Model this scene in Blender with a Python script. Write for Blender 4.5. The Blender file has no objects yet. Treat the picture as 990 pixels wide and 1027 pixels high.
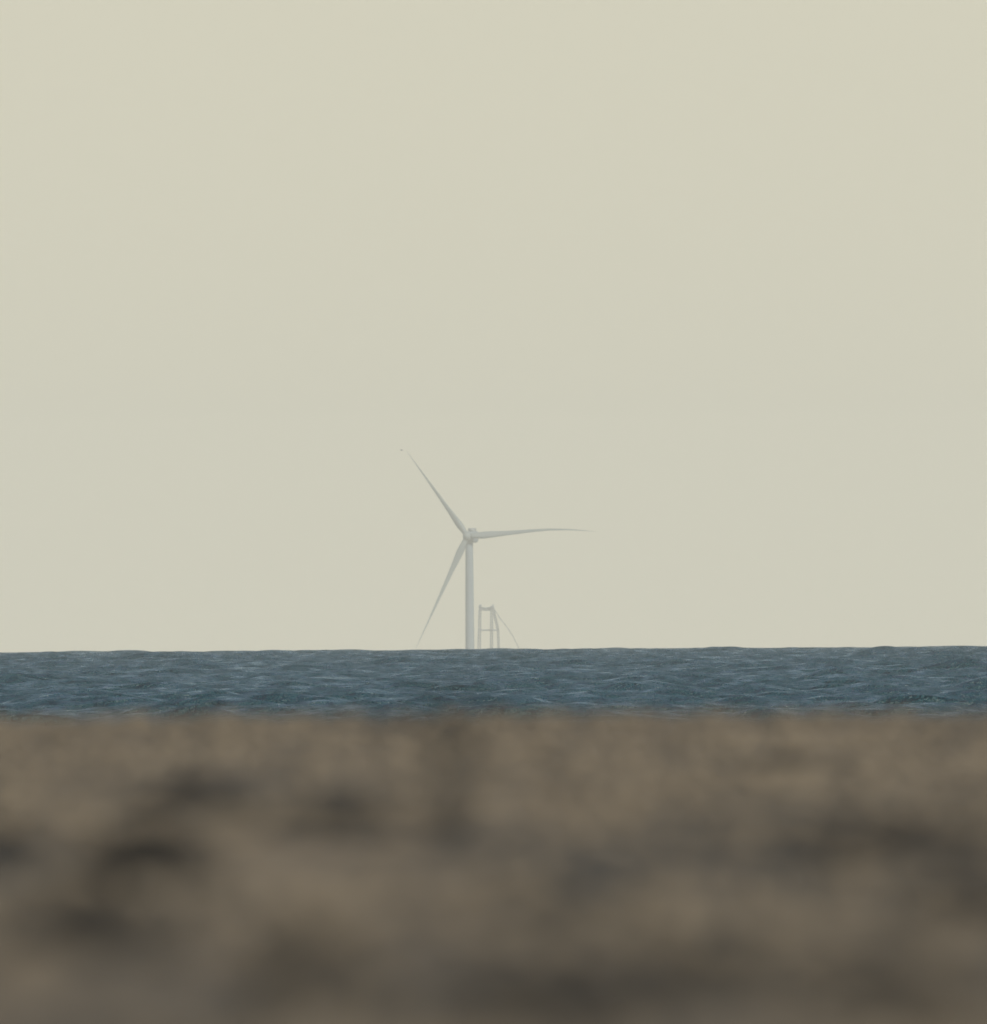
import bpy, bmesh, math, random
import numpy as np
from mathutils import Vector, Matrix

S = bpy.context.scene
COL = S.collection
rng = np.random.default_rng(7)
random.seed(7)
R_EARTH = 6.371e6
CAM_Z = 4.0
BEACH_Z = 3.50
SEA_Z = -0.85
K = 2.83e-5                      # radians per photo pixel (very long lens)

# ------------------------------------------------------------------ camera
cam_d = bpy.data.cameras.new('camera')
cam = bpy.data.objects.new('camera', cam_d)
COL.objects.link(cam)
pitch, roll = 97 * K, -math.radians(0.37)
CAM_M = Matrix.Rotation(math.pi / 2 + pitch, 4, 'X') @ Matrix.Rotation(roll, 4, 'Z')
cam.matrix_world = Matrix.Translation((0, 0, CAM_Z)) @ CAM_M
cam_d.sensor_fit = 'HORIZONTAL'
cam_d.sensor_width = 36
cam_d.lens = 18 / math.tan(990 * K / 2)
cam_d.clip_start = 1
cam_d.clip_end = 90000
cam_d.dof.use_dof = True
cam_d.dof.focus_distance = 2600
cam_d.dof.aperture_fstop = cam_d.lens / 115.0     # a 115 mm wide front lens
S.camera = cam


def at(px, py, dist):
    """World point seen at a photo pixel, at a forward distance in metres."""
    d = CAM_M.to_3x3() @ Vector(((px - 495) * K, (513.5 - py) * K, -1))
    return Vector((0, 0, CAM_Z)) + d * (dist / d.y)


def sea_z(x, y):
    return SEA_Z - (x * x + y * y) / (2 * R_EARTH)


# ------------------------------------------------------------------ materials
def material(name, base, rough=0.6, spec=0.5):
    m = bpy.data.materials.new(name)
    m.use_nodes = True
    b = m.node_tree.nodes['Principled BSDF']
    b.inputs['Base Color'].default_value = (*base, 1)
    b.inputs['Roughness'].default_value = rough
    b.inputs['Specular IOR Level'].default_value = spec
    return m


def mottled(name, stops, scale, detail=6, rough=0.8, bump=0.0, bump_scale=20, spec=0.3, mapscale=(1, 1, 1)):
    m = material(name, stops[0][1], rough, spec)
    nt = m.node_tree
    N, L = nt.nodes, nt.links
    b = N['Principled BSDF']
    tc = N.new('ShaderNodeTexCoord')
    mp = N.new('ShaderNodeMapping')
    mp.inputs['Scale'].default_value = mapscale
    no = N.new('ShaderNodeTexNoise')
    no.inputs['Scale'].default_value = scale
    no.inputs['Detail'].default_value = detail
    no.inputs['Roughness'].default_value = 0.6
    cr = N.new('ShaderNodeValToRGB')
    el = cr.color_ramp.elements
    while len(el) < len(stops):
        el.new(0.5)
    for e, (p, c) in zip(el, stops):
        e.position = p
        e.color = (*c, 1)
    L.new(tc.outputs['Object'], mp.inputs['Vector'])
    L.new(mp.outputs['Vector'], no.inputs['Vector'])
    L.new(no.outputs['Fac'], cr.inputs['Fac'])
    L.new(cr.outputs['Color'], b.inputs['Base Color'])
    if bump:
        n2 = N.new('ShaderNodeTexNoise')
        n2.inputs['Scale'].default_value = bump_scale
        n2.inputs['Detail'].default_value = 5
        bp = N.new('ShaderNodeBump')
        bp.inputs['Strength'].default_value = 0.7
        bp.inputs['Distance'].default_value = bump
        L.new(tc.outputs['Object'], n2.inputs['Vector'])
        L.new(n2.outputs['Fac'], bp.inputs['Height'])
        L.new(bp.outputs['Normal'], b.inputs['Normal'])
    return m


M_sand = mottled('beach_sand', [(0.42, (0.030, 0.027, 0.020)), (0.495, (0.060, 0.050, 0.034)),
                                (0.575, (0.122, 0.098, 0.063)), (0.68, (0.20, 0.160, 0.101))],
                 1.6, 4, 0.9, 0.01, 30, mapscale=(0.55, 0.11, 1))
M_stone = mottled('shingle_stone', [(0.3, (0.045, 0.042, 0.035)), (0.5, (0.12, 0.10, 0.07)), (0.75, (0.20, 0.17, 0.12))],
                  7.0, 3, 0.8, 0.003, 60)
M_weed = mottled('dried_weed', [(0.3, (0.014, 0.014, 0.012)), (0.6, (0.032, 0.029, 0.023)), (0.8, (0.06, 0.052, 0.04))],
                 14, 3, 0.7)
M_tower = mottled('turbine_shaded_paint', [(0.3, (0.135, 0.18, 0.215)), (0.7, (0.155, 0.20, 0.235))], 0.05, 4, 0.8, spec=0.15)  # darker than real turbine grey: backlit shade is put into the colour
M_blade = material('blade_shaded_gelcoat', (0.155, 0.19, 0.205), 0.8, 0.15)  # shade of a backlit rotor mixed into the base colour
M_steel = mottled('weathered_steel', [(0.3, (0.16, 0.19, 0.21)), (0.7, (0.22, 0.25, 0.27))], 0.2, 4, 0.6)
M_hull = mottled('hull_paint', [(0.3, (0.06, 0.08, 0.10)), (0.7, (0.10, 0.12, 0.14))], 0.1, 4, 0.5)
M_feather = material('gull_feathers', (0.10, 0.10, 0.11), 0.8)

M_water = material('sea_water', (0.006, 0.040, 0.051), 0.34)
nt = M_water.node_tree
N, L = nt.nodes, nt.links
b = N['Principled BSDF']
b.inputs['IOR'].default_value = 1.333
tc = N.new('ShaderNodeTexCoord')
n1 = N.new('ShaderNodeTexNoise')
n1.inputs['Scale'].default_value = 1.1
n1.inputs['Detail'].default_value = 4
# wind patches: rougher and smoother water
n2 = N.new('ShaderNodeTexNoise')
n2.inputs['Scale'].default_value = 0.26
n2.inputs['Detail'].default_value = 6
mpw = N.new('ShaderNodeMapping')
mpw.inputs['Scale'].default_value = (2.6, 0.3, 1)
rw = N.new('ShaderNodeMapRange')
rw.inputs['From Min'].default_value = 0.35
rw.inputs['From Max'].default_value = 0.65
rw.inputs['To Min'].default_value = 0.21
rw.inputs['To Max'].default_value = 0.48
L.new(tc.outputs['Object'], mpw.inputs['Vector'])
L.new(mpw.outputs['Vector'], n2.inputs['Vector'])
L.new(n2.outputs['Fac'], rw.inputs['Value'])
L.new(rw.outputs['Result'], b.inputs['Roughness'])
n1.inputs['Roughness'].default_value = 0.55
bp = N.new('ShaderNodeBump')
bp.inputs['Strength'].default_value = 1.0
bp.inputs['Distance'].default_value = 1.9
L.new(tc.outputs['Object'], n1.inputs['Vector'])
L.new(n1.outputs['Fac'], bp.inputs['Height'])
L.new(bp.outputs['Normal'], b.inputs['Normal'])


# ------------------------------------------------------------------ helpers
def grid_object(name, X, Y, Z, mat):
    r, c = X.shape
    me = bpy.data.meshes.new(name)
    co = np.empty((r * c, 3), np.float32)
    co[:, 0] = X.ravel(); co[:, 1] = Y.ravel(); co[:, 2] = Z.ravel()
    i = (np.arange(r - 1, dtype=np.int32)[:, None] * c + np.arange(c - 1, dtype=np.int32)[None, :]).ravel()
    f = np.stack([i, i + 1, i + c + 1, i + c], 1).astype(np.int32)
    me.vertices.add(r * c)
    me.vertices.foreach_set('co', co.ravel())
    me.loops.add(f.size)
    me.loops.foreach_set('vertex_index', f.ravel())
    me.polygons.add(len(f))
    me.polygons.foreach_set('loop_start', np.arange(len(f), dtype=np.int32) * 4)
    me.update(calc_edges=True)
    me.polygons.foreach_set('use_smooth', np.ones(len(f), bool))
    me.materials.append(mat)
    o = bpy.data.objects.new(name, me)
    COL.objects.link(o)
    return o


def mesh_object(name, co, faces, mat, parent=None, smooth=True):
    me = bpy.data.meshes.new(name)
    me.from_pydata([tuple(v) for v in co], [], [tuple(int(k) for k in f) for f in faces])
    me.polygons.foreach_set('use_smooth', [smooth] * len(me.polygons))
    me.materials.append(mat)
    me.update()
    o = bpy.data.objects.new(name, me)
    COL.objects.link(o)
    o.parent = parent
    return o


def tag(o, label=None, category=None, group=None, kind=None):
    if label: o['label'] = label
    if category: o['category'] = category
    if group: o['group'] = group
    if kind: o['kind'] = kind
    return o


def empty(name, loc, rz=0):
    o = bpy.data.objects.new(name, None)
    COL.objects.link(o)
    o.location = loc
    o.rotation_euler = (0, 0, rz)
    o.empty_display_size = 1
    return o


class MB:
    def __init__(self):
        self.v, self.f = [], []

    def tube(self, a, b_, ra, rb=None, n=16):
        rb = ra if rb is None else rb
        a, b_ = Vector(a), Vector(b_)
        q = (b_ - a).to_track_quat('Z', 'Y')
        s = len(self.v)
        for p, r in ((a, ra), (b_, rb)):
            for k in range(n):
                t = 2 * math.pi * k / n
                self.v.append(p + q @ Vector((r * math.cos(t), r * math.sin(t), 0)))
        for k in range(n):
            k2 = (k + 1) % n
            self.f.append((s + k, s + k2, s + n + k2, s + n + k))
        self.f.append(tuple(s + k for k in reversed(range(n))))
        self.f.append(tuple(s + n + k for k in range(n)))

    def loft(self, rings, cap=True):
        n = len(rings[0])
        s = len(self.v)
        for r in rings:
            self.v += [Vector(p) for p in r]
        for i in range(len(rings) - 1):
            for k in range(n):
                k2 = (k + 1) % n
                self.f.append((s + i * n + k, s + i * n + k2, s + (i + 1) * n + k2, s + (i + 1) * n + k))
        if cap:
            self.f.append(tuple(s + k for k in reversed(range(n))))
            self.f.append(tuple(s + (len(rings) - 1) * n + k for k in range(n)))

    def build(self, name, mat, parent=None, smooth=True):
        return mesh_object(name, self.v, self.f, mat, parent, smooth)


def vnoise(x, y, seed):
    """Smooth value noise in about -1..1."""
    xi, yi = np.floor(x).astype(np.int64), np.floor(y).astype(np.int64)
    fx, fy = x - xi, y - yi
    fx = fx * fx * (3 - 2 * fx); fy = fy * fy * (3 - 2 * fy)

    def h(i, j):
        n = (i * 374761393 + j * 668265263 + seed * 1442695041) & 0xffffffff
        n = ((n ^ (n >> 13)) * 1274126177) & 0xffffffff
        return ((n ^ (n >> 16)) & 0xffff) / 32767.5 - 1
    a = h(xi, yi) * (1 - fx) + h(xi + 1, yi) * fx
    c = h(xi, yi + 1) * (1 - fx) + h(xi + 1, yi + 1) * fx
    return a * (1 - fy) + c * fy


# ------------------------------------------------------------------ sea: a curved sheet with a real wave field
def grow(start, end, step, ratio):
    out = []
    v = start
    while v < end:
        out.append(v)
        step *= ratio
        v += step
    out.append(end)
    return out


r_near = np.linspace(168, 1000, 240)
r_mid = 1000 * np.exp(np.arange(0, math.log(9.5), 5.0e-4))
r_far = np.array(grow(r_mid[-1] + 20, 34000, 25, 1.04))
rows = np.concatenate([r_near[:-1], r_mid, r_far])
cf = np.arange(-0.0205, 0.02051, 4.5e-5)
side = np.array(grow(cf[-1] + 1e-4, 0.36, 1e-4, 1.12))
cols = np.concatenate([-side[::-1], cf, side])
NR, NC = len(rows), len(cols)
comp = []
wr = np.random.default_rng(11)
for k in range(96):
    lam = 1.3 * (22 / 1.3) ** wr.random()
    ang = math.radians(255) + wr.normal(0, 0.75)
    slope = 0.034 if lam < 5 else (0.027 if lam < 13 else 0.012)
    comp.append((lam, ang, slope * lam / (2 * math.pi) * (0.7 + 0.6 * wr.random()) * 1.25, wr.random() * 2 * math.pi))
for k in range(9):
    lam = 24 * (75 / 24) ** wr.random()
    comp.append((lam, math.radians(262) + wr.normal(0, 0.5), 0.011 * lam / (2 * math.pi), wr.random() * 2 * math.pi))
dr = np.gradient(rows)
SX = np.empty((NR, NC), np.float32); SY = np.empty_like(SX); SZ = np.empty_like(SX)
sn, cs = np.sin(cols)[None, :], np.cos(cols)[None, :]
for i0 in range(0, NR, 400):
    i1 = min(NR, i0 + 400)
    rr = rows[i0:i1, None]
    x, y = rr * sn, rr * cs
    z = np.zeros_like(x)
    for lam, ang, a, ph in comp:
        w = np.clip((lam / dr[i0:i1, None] - 2.2) / 2, 0, 1)
        if w.max() <= 0:
            continue
        th = (2 * math.pi / lam) * (x * math.cos(ang) + y * math.sin(ang)) + ph
        z += w * a * (np.sin(th).astype(np.float32) + 0.22 * np.cos(2 * th).astype(np.float32))
    gust = 1.0 + 0.45 * vnoise(x / 38 + 5, y / 90 + 3, 3) + 0.25 * vnoise(x / 9, y / 30, 4)
    z *= gust
    z *= np.clip((9800 - rr) / 600, 0, 1)
    SX[i0:i1] = x; SY[i0:i1] = y; SZ[i0:i1] = z + sea_z(x, y)
sea = grid_object('sea', SX, SY, SZ, M_water)
tag(sea, kind='structure')
del SX, SY, SZ

# ------------------------------------------------------------------ beach: low undulating shore in front of the lens
bx = np.arange(-7, 7.001, 0.035)
bs = np.array(grow(7.1, 9000, 0.06, 1.22))
bcols = np.concatenate([-bs[::-1], bx, bs])
brows = np.concatenate([np.array(grow(0.2, 900, 0.6, 1.3))[::-1] * -1 + 30, np.arange(30, 175, 0.09), np.arange(175.5, 280, 1.5)])


def beach_height(x, y):
    z = BEACH_Z + 0.0 * x
    near = np.clip((12 - np.abs(x)) / 5, 0, 1)
    far = np.clip((150 - y) / 70, 0.25, 1)
    z = z + 0.030 * vnoise(x / 0.8, y / 2.4, 21) * far + 0.012 * vnoise(x / 0.34 + 9, y / 0.7, 22) * far
    z = z + 0.034 * vnoise(x / 1.9 + 3, y / 5.0, 23) + 0.006 * vnoise(x / 0.11, y / 0.16, 24) * near
    # ridge of the berm and the fall to the water
    z = z + 0.020 * np.exp(-((y - 146) / 8.0) ** 2)
    t = np.clip((y - 152) / 30, 0, 4.0)
    z = z - 4.4 * t * t / (0.35 + t) * 0.9
    return z


BX, BY = np.meshgrid(bcols, brows)
BZ = beach_height(BX, BY)
beach = grid_object('beach', BX, BY, BZ, M_sand)
tag(beach, kind='structure')

# loose shingle scattered over the beach (nobody could count it)
ico = bmesh.new()
bmesh.ops.create_icosphere(ico, subdivisions=1, radius=1)
iv = np.array([v.co[:] for v in ico.verts]); ifc = np.array([[v.index for v in f.verts] for f in ico.faces])
ico.free()
NS = 26000
y_ = 33 + (156 - 33) * rng.random(NS) ** 0.8
x_ = (rng.random(NS) * 2 - 1) * (0.0165 * y_ + 1.0)
clump = vnoise(x_ / 0.5, y_ / 2.5, 31)
keep = clump + rng.random(NS) * 1.4 > 0.45
x_, y_ = x_[keep], y_[keep]
n = len(x_)
sz = 0.010 + 0.030 * rng.random(n) ** 3
zz = beach_height(x_, y_)
rot = rng.random(n) * 2 * math.pi
sc = np.stack([sz * (0.8 + 0.7 * rng.random(n)), sz * (0.8 + 0.6 * rng.random(n)), sz * (0.4 + 0.3 * rng.random(n))], 1)
V = iv[None] * sc[:, None, :] * (1 + 0.18 * rng.standard_normal((n, len(iv), 1)))
cx, sx = np.cos(rot)[:, None], np.sin(rot)[:, None]
VX = V[..., 0] * cx - V[..., 1] * sx + x_[:, None]
VY = V[..., 0] * sx + V[..., 1] * cx + y_[:, None]
VZ = V[..., 2] + (zz + sc[:, 2] * 0.4)[:, None]
co = np.stack([VX, VY, VZ], -1).reshape(-1, 3).astype(np.float32)
F = (ifc[None] + (np.arange(n) * len(iv))[:, None, None]).reshape(-1, 3).astype(np.int32)
me = bpy.data.meshes.new('shingle')
me.vertices.add(len(co)); me.vertices.foreach_set('co', co.ravel())
me.loops.add(F.size); me.loops.foreach_set('vertex_index', F.ravel())
me.polygons.add(len(F)); me.polygons.foreach_set('loop_start', np.arange(len(F), dtype=np.int32) * 3)
me.update(calc_edges=True)
me.polygons.foreach_set('use_smooth', np.ones(len(F), bool))
me.materials.append(M_stone)
sh = bpy.data.objects.new('shingle', me)
COL.objects.link(sh)
tag(sh, 'loose brown and grey shingle strewn over the whole beach', 'shingle', kind='stuff')


# dark clumps of dried weed lying on the beach
def weed_clump(px, base_py, wpx, hpx, label, dens=1.0):
    # walk out along the sight line until it meets the beach
    d = 32.0
    while d < 150:
        p = at(px, base_py, d)
        if p.z <= float(beach_height(np.array([p.x]), np.array([p.y]))[0]):
            break
        d += 0.1
    p = at(px, base_py, d)
    gz = float(beach_height(np.array([p.x]), np.array([p.y]))[0])
    w = wpx * K * d / 2
    h = hpx * K * d
    l = max(w * 1.1, 0.12)
    rr = random.Random(int(px * 31 + base_py))
    m = MB()
    # matted core
    c = bmesh.new()
    bmesh.ops.create_icosphere(c, subdivisions=3, radius=1)
    s = len(m.v)
    for v in c.verts:
        q = v.co
        bump = 1 + 0.22 * math.sin(7 * q.x + px) * math.sin(6 * q.y + 2) + 0.14 * math.sin(13 * q.x * q.y + 9 * q.z)
        m.v.append(Vector((q.x * w * 1.4 * bump, q.y * l * 1.4 * bump, q.z * h * 0.5 * bump + h * 0.08)))
    for f in c.faces:
        m.f.append(tuple(s + v.index for v in f.verts))
    c.free()
    # strands curling out of it
    for k in range(int(520 * dens)):
        a = rr.random() * 2 * math.pi
        r = min(1.05, abs(rr.gauss(0, 0.6)))
        x0, y0 = math.cos(a) * r * w * 1.35, math.sin(a) * r * l * 1.35
        z0 = h * 0.44 * max(0.0, 1 - r * r) ** 0.5
        dx, dy = rr.gauss(0, 1) * w * 0.18, rr.gauss(0, 1) * l * 0.18
        up = h * (0.15 + 0.4 * rr.random()) * (1.1 - 0.5 * r)
        wd = 0.004 + 0.007 * rr.random()
        s = len(m.v)
        nrm = Vector((-dy, dx, 0.3 * wd)).normalized() * wd
        for t in (0, 0.33, 0.66, 1):
            q = Vector((x0 + dx * t, y0 + dy * t, max(-0.01, z0 + up * math.sin(t * 2.4) - 0.0)))
            m.v += [q - nrm * (1 - 0.7 * t), q + nrm * (1 - 0.7 * t), q + Vector((0, 0, wd * 0.9 * (1 - 0.7 * t)))]
        for j in range(3):
            o0 = s + j * 3
            for e in range(3):
                e2 = (e + 1) % 3
                m.f.append((o0 + e, o0 + e2, o0 + 3 + e2, o0 + 3 + e))
    o = m.build('weed_clump', M_weed)
    o.location = (p.x, p.y, gz)
    tag(o, label, 'weed clump', 'dark weed clumps lying on the beach')
    return o


for spec in [
    (150, 888, 105, 62, 'darkest clump of dried weed, left of centre on the brown beach', 1.3),
    (190, 815, 80, 34, 'faint clump of weed just above the darkest clump on the beach', 0.6),
    (88, 962, 130, 62, 'broad dark clump of weed low in the left corner of the beach', 1.0),
    (8, 860, 50, 30, 'small weed clump cut by the left edge of the photo', 0.7),
    (335, 838, 115, 34, 'wide dark weed clump right of the darkest one on the left half', 1.0),
    (318, 998, 100, 52, 'small dark weed clump near the lower edge, left of the middle', 0.8),
    (440, 832, 60, 16, 'thin low streak of weed midway below the turbine tower', 0.5),
    (580, 916, 130, 20, 'low weed clump on the open sand just right of the middle', 0.7),
    (540, 1030, 160, 60, 'broad dark weed clump at the lower edge near the middle', 1.0),
    (728, 988, 180, 36, 'long flat strip of dark weed low on the right half of the beach', 1.0),
    (900, 856, 160, 34, 'long dark band of weed high on the right side of the beach', 1.0),
    (975, 925, 100, 44, 'dense dark weed clump touching the right edge of the photo', 1.1),
    (890, 1018, 130, 58, 'dark weed clump in the lower right corner of the beach', 0.9),
    (800, 768, 80, 12, 'faintest small weed patch just under the beach crest on the right', 0.4),
]:
    weed_clump(*spec)

# a thin dry plant standing nearer to the lens, its tips reaching above the beach crest
d = 70.0
p = at(452, 850, d)
gz = float(beach_height(np.array([p.x]), np.array([p.y]))[0])
top = at(452, 692, d).z - gz
rr = random.Random(5)
plant = empty('dry_plant', (p.x, p.y, gz))
tag(plant, 'thin dry plant standing on the beach, its tips blurred against the sea', 'plant')
m = MB()
c = bmesh.new()
bmesh.ops.create_icosphere(c, subdivisions=2, radius=1)
m.v += [Vector((v.co.x * 0.05, v.co.y * 0.05, v.co.z * 0.035)) for v in c.verts]
m.f += [tuple(v.index for v in f.verts) for f in c.faces]
c.free()
m.build('root_mat', M_weed, plant)
for k in range(7):
    m = MB()
    a = rr.random() * 2 * math.pi
    lean = 0.02 + 0.05 * rr.random()
    hh = top * (0.72 + 0.24 * rr.random())
    q0 = Vector((math.cos(a) * 0.02, math.sin(a) * 0.02, 0.005))
    for i in range(6):
        t = (i + 1) / 6
        q1 = Vector((math.cos(a) * (0.02 + lean * t * t), math.sin(a) * (0.02 + lean * t * t), 0.005 + hh * t))
        m.tube(q0, q1, 0.0028 * (1.15 - t * 0.8), 0.0028 * (1.0 - t * 0.8) + 0.0003, 6)
        if i >= 3:
            b2 = rr.random() * 2 * math.pi
            e = q1 + Vector((math.cos(b2) * 0.028, math.sin(b2) * 0.028, 0.03))
            m.tube(q1, e, 0.006 * t, 0.003 * t, 5)
        q0 = q1
    m.build('stem', M_weed, plant)

# ------------------------------------------------------------------ wind turbine, 30 km out, its foot below the horizon
D = 30000.0
PM = K * D
hub_p = at(470.6, 537.6, D)
tur = empty('wind_turbine', (hub_p.x, D + 8, sea_z(hub_p.x, D)))
tag(tur, 'hazy grey three bladed wind turbine standing in the sea on the horizon', 'wind turbine')
HZ = hub_p.z - tur.location.z
m = MB()
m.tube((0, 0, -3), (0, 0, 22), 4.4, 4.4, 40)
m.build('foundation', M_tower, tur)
m = MB()
rings = []
for i in range(13):
    t = i / 12
    rad = 3.9 + (3.2 - 3.9) * t ** 1.2
    rings.append([(rad * math.cos(2 * math.pi * k / 40), rad * math.sin(2 * math.pi * k / 40), 22 + (HZ - 5.5 - 22) * t) for k in range(40)])
m.loft(rings)
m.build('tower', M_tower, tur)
YAW = math.radians(-12)
Rz = Matrix.Rotation(YAW, 3, 'Z')      # rotor axis is local -Y turned a little towards the left


def rect_ring(yy, w, z0, z1, c=1.0):
    pts = []
    for (sx_, sz_) in ((1, -1), (1, 1), (-1, 1), (-1, -1)):
        for a in range(5):
            base = {(1, -1): -90, (1, 1): 0, (-1, 1): 90, (-1, -1): 180}[(sx_, sz_)]
            t = math.radians(base + 90 * a / 4)
            pts.append((sx_ * (w - c) + c * math.cos(t), yy, ((z1 - c) if sz_ > 0 else (z0 + c)) + c * math.sin(t)))
    return pts


m = MB()
m.loft([rect_ring(-4.6, 3.2, -2.8, 2.8, 1.5), rect_ring(-3, 4.4, -5.6, 3.8, 1.3), rect_ring(13, 4.7, -5.6, 4.2, 1.3), rect_ring(18.5, 4.2, -4.2, 4.0, 1.3)])
m.v = [Rz @ v + Vector((0, 0, HZ)) for v in m.v]
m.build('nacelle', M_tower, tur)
m = MB()
m.loft([rect_ring(8, 2.6, 4.0, 6.9, 0.3), rect_ring(16.5, 2.6, 3.9, 6.9, 0.3)])
m.v = [Rz @ v + Vector((0, 0, HZ)) for v in m.v]
m.build('cooler', M_steel, tur)
m = MB()
rings = []
for yy, rad in ((-4.4, 3.3), (-5.5, 3.7), (-9.5, 3.6), (-11, 2.9), (-12.2, 1.7), (-12.8, 0.35)):
    rings.append([(rad * math.cos(2 * math.pi * k / 28), yy, rad * math.sin(2 * math.pi * k / 28)) for k in range(28)])
m.loft(rings)
m.v = [Rz @ v + Vector((0, 0, HZ)) for v in m.v]
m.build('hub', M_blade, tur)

chord_r = [0, 6, 14, 22, 34, 58, 84, 100, 107, 110]
chord_c = [4.2, 4.6, 6.3, 5.4, 3.9, 2.4, 1.2, 0.55, 0.25, 0.08]
sweep_r = [0, 12, 33, 58, 71, 88, 110]
sweep_o = [0, 0.3, 1.4, 3.0, 3.4, 2.8, 0.4]


def blade(az, sag, ln):
    mb = MB()
    rings = []
    for r in np.concatenate([np.linspace(2.5, 30, 12), np.linspace(34, 106, 19), [108, 109.2, 110]]):
        c = float(np.interp(r, chord_r, chord_c))
        # the level blade sags under its own weight
        off = (float(np.interp(r, sweep_r, sweep_o)) - r * 0.068) if sag else 0.0
        tw = math.radians(float(np.interp(r, [0, 25, 110], [16, 12, 2])))
        thick = float(np.interp(r, [0, 8, 25, 110], [1.0, 0.85, 0.35, 0.16]))
        pts = []
        for k in range(16):
            t = 2 * math.pi * k / 16
            u, w_ = c / 2 * math.cos(t), c / 2 * thick * math.sin(t) * (1 - 0.35 * math.cos(t))
            u2, w2 = u * math.cos(tw) - w_ * math.sin(tw), u * math.sin(tw) + w_ * math.cos(tw)
            pts.append((r, -8 - 0.02 * r - 3.0 * (r / 110) ** 2 + w2, off + u2))
        rings.append(pts)
    mb.loft(rings)
    mb.v = [Vector((v.x * ln, v.y, v.z)) for v in mb.v]
    ca, sa = math.cos(az), math.sin(az)
    mb.v = [Rz @ Vector((v.x * ca - v.z * sa, v.y, v.x * sa + v.z * ca)) + Vector((0, 0, HZ)) for v in mb.v]
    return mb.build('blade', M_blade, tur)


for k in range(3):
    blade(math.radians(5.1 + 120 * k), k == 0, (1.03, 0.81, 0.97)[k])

# ------------------------------------------------------------------ crane frame right of the turbine
D2 = 30250.0
P2 = K * D2
base = at(489, 650, D2)
cr = empty('crane_barge', (base.x, D2, sea_z(base.x, D2)))
tag(cr, 'faint open steel crane frame with slanting stay, right of the turbine tower', 'crane')


def loc(px, py, dy=0.0):
    p = at(px, py, D2)
    return Vector((p.x - cr.location.x, dy, p.z - cr.location.z))


def lattice(name, pts, w, rad, n_bay, parent, mat=M_steel, w_end=None):
    """Four-chord lattice column through pts."""
    mb = MB()
    P = [Vector(p) for p in pts]
    seg = []
    tot = sum((P[i + 1] - P[i]).length for i in range(len(P) - 1))
    for i in range(len(P) - 1):
        k = max(1, round(n_bay * (P[i + 1] - P[i]).length / tot))
        for j in range(k):
            seg.append(P[i].lerp(P[i + 1], j / k))
    seg.append(P[-1])
    we = w if w_end is None else w_end
    cor = []
    for i, p in enumerate(seg):
        t = i / (len(seg) - 1)
        ww = (w + (we - w) * t) / 2
        dirv = (seg[min(i + 1, len(seg) - 1)] - seg[max(i - 1, 0)]).normalized()
        ay = Vector((0, 1, 0))
        ax = ay.cross(dirv).normalized()
        cor.append([p + ax * ww * sx_ + ay * ww * sy_ for sx_, sy_ in ((-1, -1), (1, -1), (1, 1), (-1, 1))])
    for i in range(len(cor) - 1):
        for q in range(4):
            q2 = (q + 1) % 4
            mb.tube(cor[i][q], cor[i + 1][q], rad, rad, 6)
            mb.tube(cor[i][q] if i % 2 else cor[i][q2], cor[i + 1][q2] if i % 2 else cor[i + 1][q], rad * 0.6, None, 5)
            mb.tube(cor[i + 1][q], cor[i + 1][q2], rad * 0.6, None, 5)
    return mb.build(name, mat, parent)


foot = 9.0


def down(v, x=None):
    return Vector((v.x if x is None else x, v.y, foot))


a = loc(481.6, 608)
lattice('leg', [down(loc(480.3, 650, -4), loc(479.6, 650).x), loc(480.6, 650, -4), loc(481.6, 607, -2)], 3.0, 0.38, 26, cr, w_end=1.7)
lattice('leg', [down(loc(492.8, 650, -4)), loc(493.0, 650, -4), loc(493.2, 608, -2)], 2.0, 0.36, 30, cr)
lattice('leg', [down(loc(500.6, 650, 4)), loc(500.2, 650, 4), loc(499.6, 632, 4), loc(494.2, 608, 2)], 1.5, 0.36, 34, cr)
lattice('top_beam', [loc(480.8, 610.2), loc(488, 611.0), loc(495.6, 610.0)], 2.2, 0.5, 9, cr)
for px_ in (482, 494.6):
    m = MB()
    m.tube(loc(px_, 606.2), loc(px_, 610), 0.8, 0.8, 10)
    m.build('sheave_post', M_steel, cr)
m = MB()
m.tube(loc(480.6, 632, -4), loc(499.4, 632, 4), 0.75, 0.75, 10)
m.build('cross_beam', M_steel, cr)
m = MB()
pts = [loc(494.6, 609, 2), loc(501.5, 620, 2), loc(508, 628, 2), loc(514, 637, 2), loc(518.3, 645.5, 2), loc(521, 652, 2)]
last = pts[-1] + (pts[-1] - pts[-2]) * 3.4
last.z = foot
pts.append(last)
for i in range(len(pts) - 1):
    m.tube(pts[i], pts[i + 1], 0.32, 0.32, 8)
m.build('stay', M_steel, cr)
m = MB()
hx0, hx1 = -26.0, max(34.0, last.x + 4)
rings = []
for xx, w0, z0 in ((hx0, 11, 3.5), (hx0 + 5, 13, -2.5), (hx1 - 8, 13, -2.5), (hx1, 9, 4.0)):
    rings.append([(xx, -w0, z0), (xx, -w0, foot), (xx, w0, foot), (xx, w0, z0)])
m.loft(rings)
m.build('hull', M_hull, cr, smooth=False)

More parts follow.
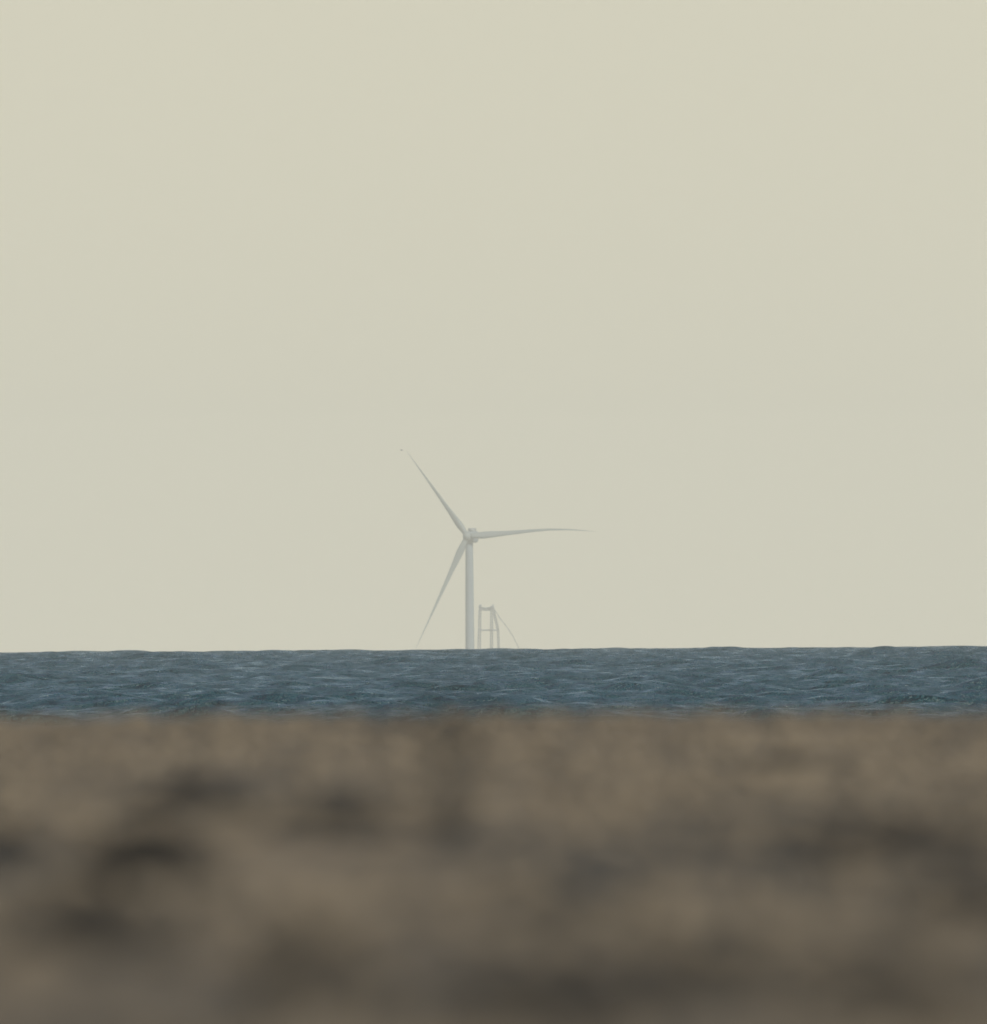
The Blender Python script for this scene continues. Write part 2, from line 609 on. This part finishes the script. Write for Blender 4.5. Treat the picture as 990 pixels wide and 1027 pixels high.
# ------------------------------------------------------------------ distant bird (the dark speck above the upper blade)
DB = 7500.0
bp_ = at(403, 451.5, DB)
bm = bmesh.new()
pts = {'pelvis': (0, 0, 0, .085, .08), 'tail': (0.26, 0, 0.02, .03, .015), 'chest': (-0.16, 0, 0.01, .085, .08),
       'neck': (-0.27, 0, .04, .05, .05), 'head': (-0.35, 0, .05, .055, .05), 'bill': (-0.45, 0, .035, .012, .012)}
V_ = []
E_ = []
R_ = []
idx = {}
for k_, (x, y, z, r1, r2) in pts.items():
    idx[k_] = len(V_)
    V_.append((x, y, z)); R_.append((r1, r2))
E_ += [(idx['pelvis'], idx['tail']), (idx['pelvis'], idx['chest']), (idx['chest'], idx['neck']), (idx['neck'], idx['head']), (idx['head'], idx['bill'])]
for sgn in (-1, 1):
    prev = idx['chest']
    for (x, y, z, r1, r2) in ((-0.12, .14, .07, .07, .03), (-0.15, .34, .17, .06, .02), (-0.02, .56, .13, .04, .012), (0.12, .68, .08, .012, .008)):
        V_.append((x, sgn * y, z)); R_.append((r1, r2))
        E_.append((prev, len(V_) - 1)); prev = len(V_) - 1
me = bpy.data.meshes.new('gull')
me.from_pydata(V_, E_, [])
me.materials.append(M_feather)
bird = bpy.data.objects.new('gull', me)
COL.objects.link(bird)
sk = bird.modifiers.new('skin', 'SKIN')
for i, r in enumerate(R_):
    me.skin_vertices[0].data[i].radius = r
me.skin_vertices[0].data[0].use_root = True
ss = bird.modifiers.new('sub', 'SUBSURF')
ss.levels = ss.render_levels = 2
bird.location = bp_
bird.scale = (0.8, 0.8, 0.8)
bird.rotation_euler = (math.radians(12), 0, math.radians(35))
tag(bird, 'tiny dark bird flying beyond the tip of the upper left blade', 'bird')

# ------------------------------------------------------------------ air
bpy.ops.mesh.primitive_cube_add(size=1)
hz = bpy.context.active_object
hz.name = 'haze'
hz.data.name = 'haze'
x0, x1, y0, y1, z0, z1 = -15000, 15000, -1500, 36000, -122, 196
hz.location = ((x0 + x1) / 2, (y0 + y1) / 2, (z0 + z1) / 2)
hz.scale = (x1 - x0, y1 - y0, z1 - z0)
mh = bpy.data.materials.new('haze')
mh.use_nodes = True
mh.node_tree.nodes.clear()
pv = mh.node_tree.nodes.new('ShaderNodeVolumePrincipled')
out = mh.node_tree.nodes.new('ShaderNodeOutputMaterial')
pv.inputs['Color'].default_value = (1.0, 0.985, 0.86, 1)
pv.inputs['Density'].default_value = 2.8e-5
pv.inputs['Anisotropy'].default_value = 0.0
mh.node_tree.links.new(pv.outputs['Volume'], out.inputs['Volume'])
hz.data.materials.append(mh)
tag(hz, kind='stuff')
hz['label'] = 'pale haze thickening towards the horizon'
hz['category'] = 'haze'

# ------------------------------------------------------------------ light
SUN_EL, SUN_AZ = math.radians(34), math.radians(150)     # azimuth clockwise from the view direction (+Y)
w = bpy.data.worlds.new('World')
S.world = w
w.use_nodes = True
nt = w.node_tree
bg = nt.nodes['Background']
sky = nt.nodes.new('ShaderNodeTexSky')
sky.sky_type = 'NISHITA'
sky.sun_disc = False
sky.sun_elevation = SUN_EL
sky.sun_rotation = SUN_AZ
sky.air_density = 1.0
sky.dust_density = 1.0
sky.ozone_density = 1.0
# a thin high veil: dense towards the horizon, thinner overhead
tc = nt.nodes.new('ShaderNodeTexCoord')
sp = nt.nodes.new('ShaderNodeSeparateXYZ')
mr = nt.nodes.new('ShaderNodeMapRange')
mr.interpolation_type = 'SMOOTHSTEP'
mr.inputs['From Min'].default_value = 0.022
mr.inputs['From Max'].default_value = 0.08
mr.inputs['To Min'].default_value = 0.94
mr.inputs['To Max'].default_value = 0.08
mx = nt.nodes.new('ShaderNodeMix')
mx.data_type = 'RGBA'
mx.inputs[7].default_value = (6.78, 6.5, 5.15, 1)
nt.links.new(tc.outputs['Generated'], sp.inputs[0])
nt.links.new(sp.outputs['Z'], mr.inputs['Value'])
nt.links.new(mr.outputs['Result'], mx.inputs[0])
nt.links.new(sky.outputs['Color'], mx.inputs[6])
nt.links.new(mx.outputs[2], bg.inputs['Color'])
bg.inputs['Strength'].default_value = 0.10
sd = bpy.data.lights.new('sun', 'SUN')
sd.energy = 4.8
sd.angle = math.radians(7)
sd.color = (1.0, 0.91, 0.78)
so = bpy.data.objects.new('sun', sd)
COL.objects.link(so)
so.location = (0, 0, 60)
sdir = Vector((math.sin(SUN_AZ) * math.cos(SUN_EL), math.cos(SUN_AZ) * math.cos(SUN_EL), math.sin(SUN_EL)))
so.rotation_euler = (-sdir).to_track_quat('-Z', 'Y').to_euler()

vs = S.view_settings
vs.view_transform = 'Standard'
vs.look = 'None'
vs.exposure = 0
vs.gamma = 1
vs.use_curve_mapping = False
S.cycles.use_denoising = True
S.cycles.denoiser = 'OPENIMAGEDENOISE'
S.cycles.volume_bounces = 2
S.cycles.max_bounces = 6
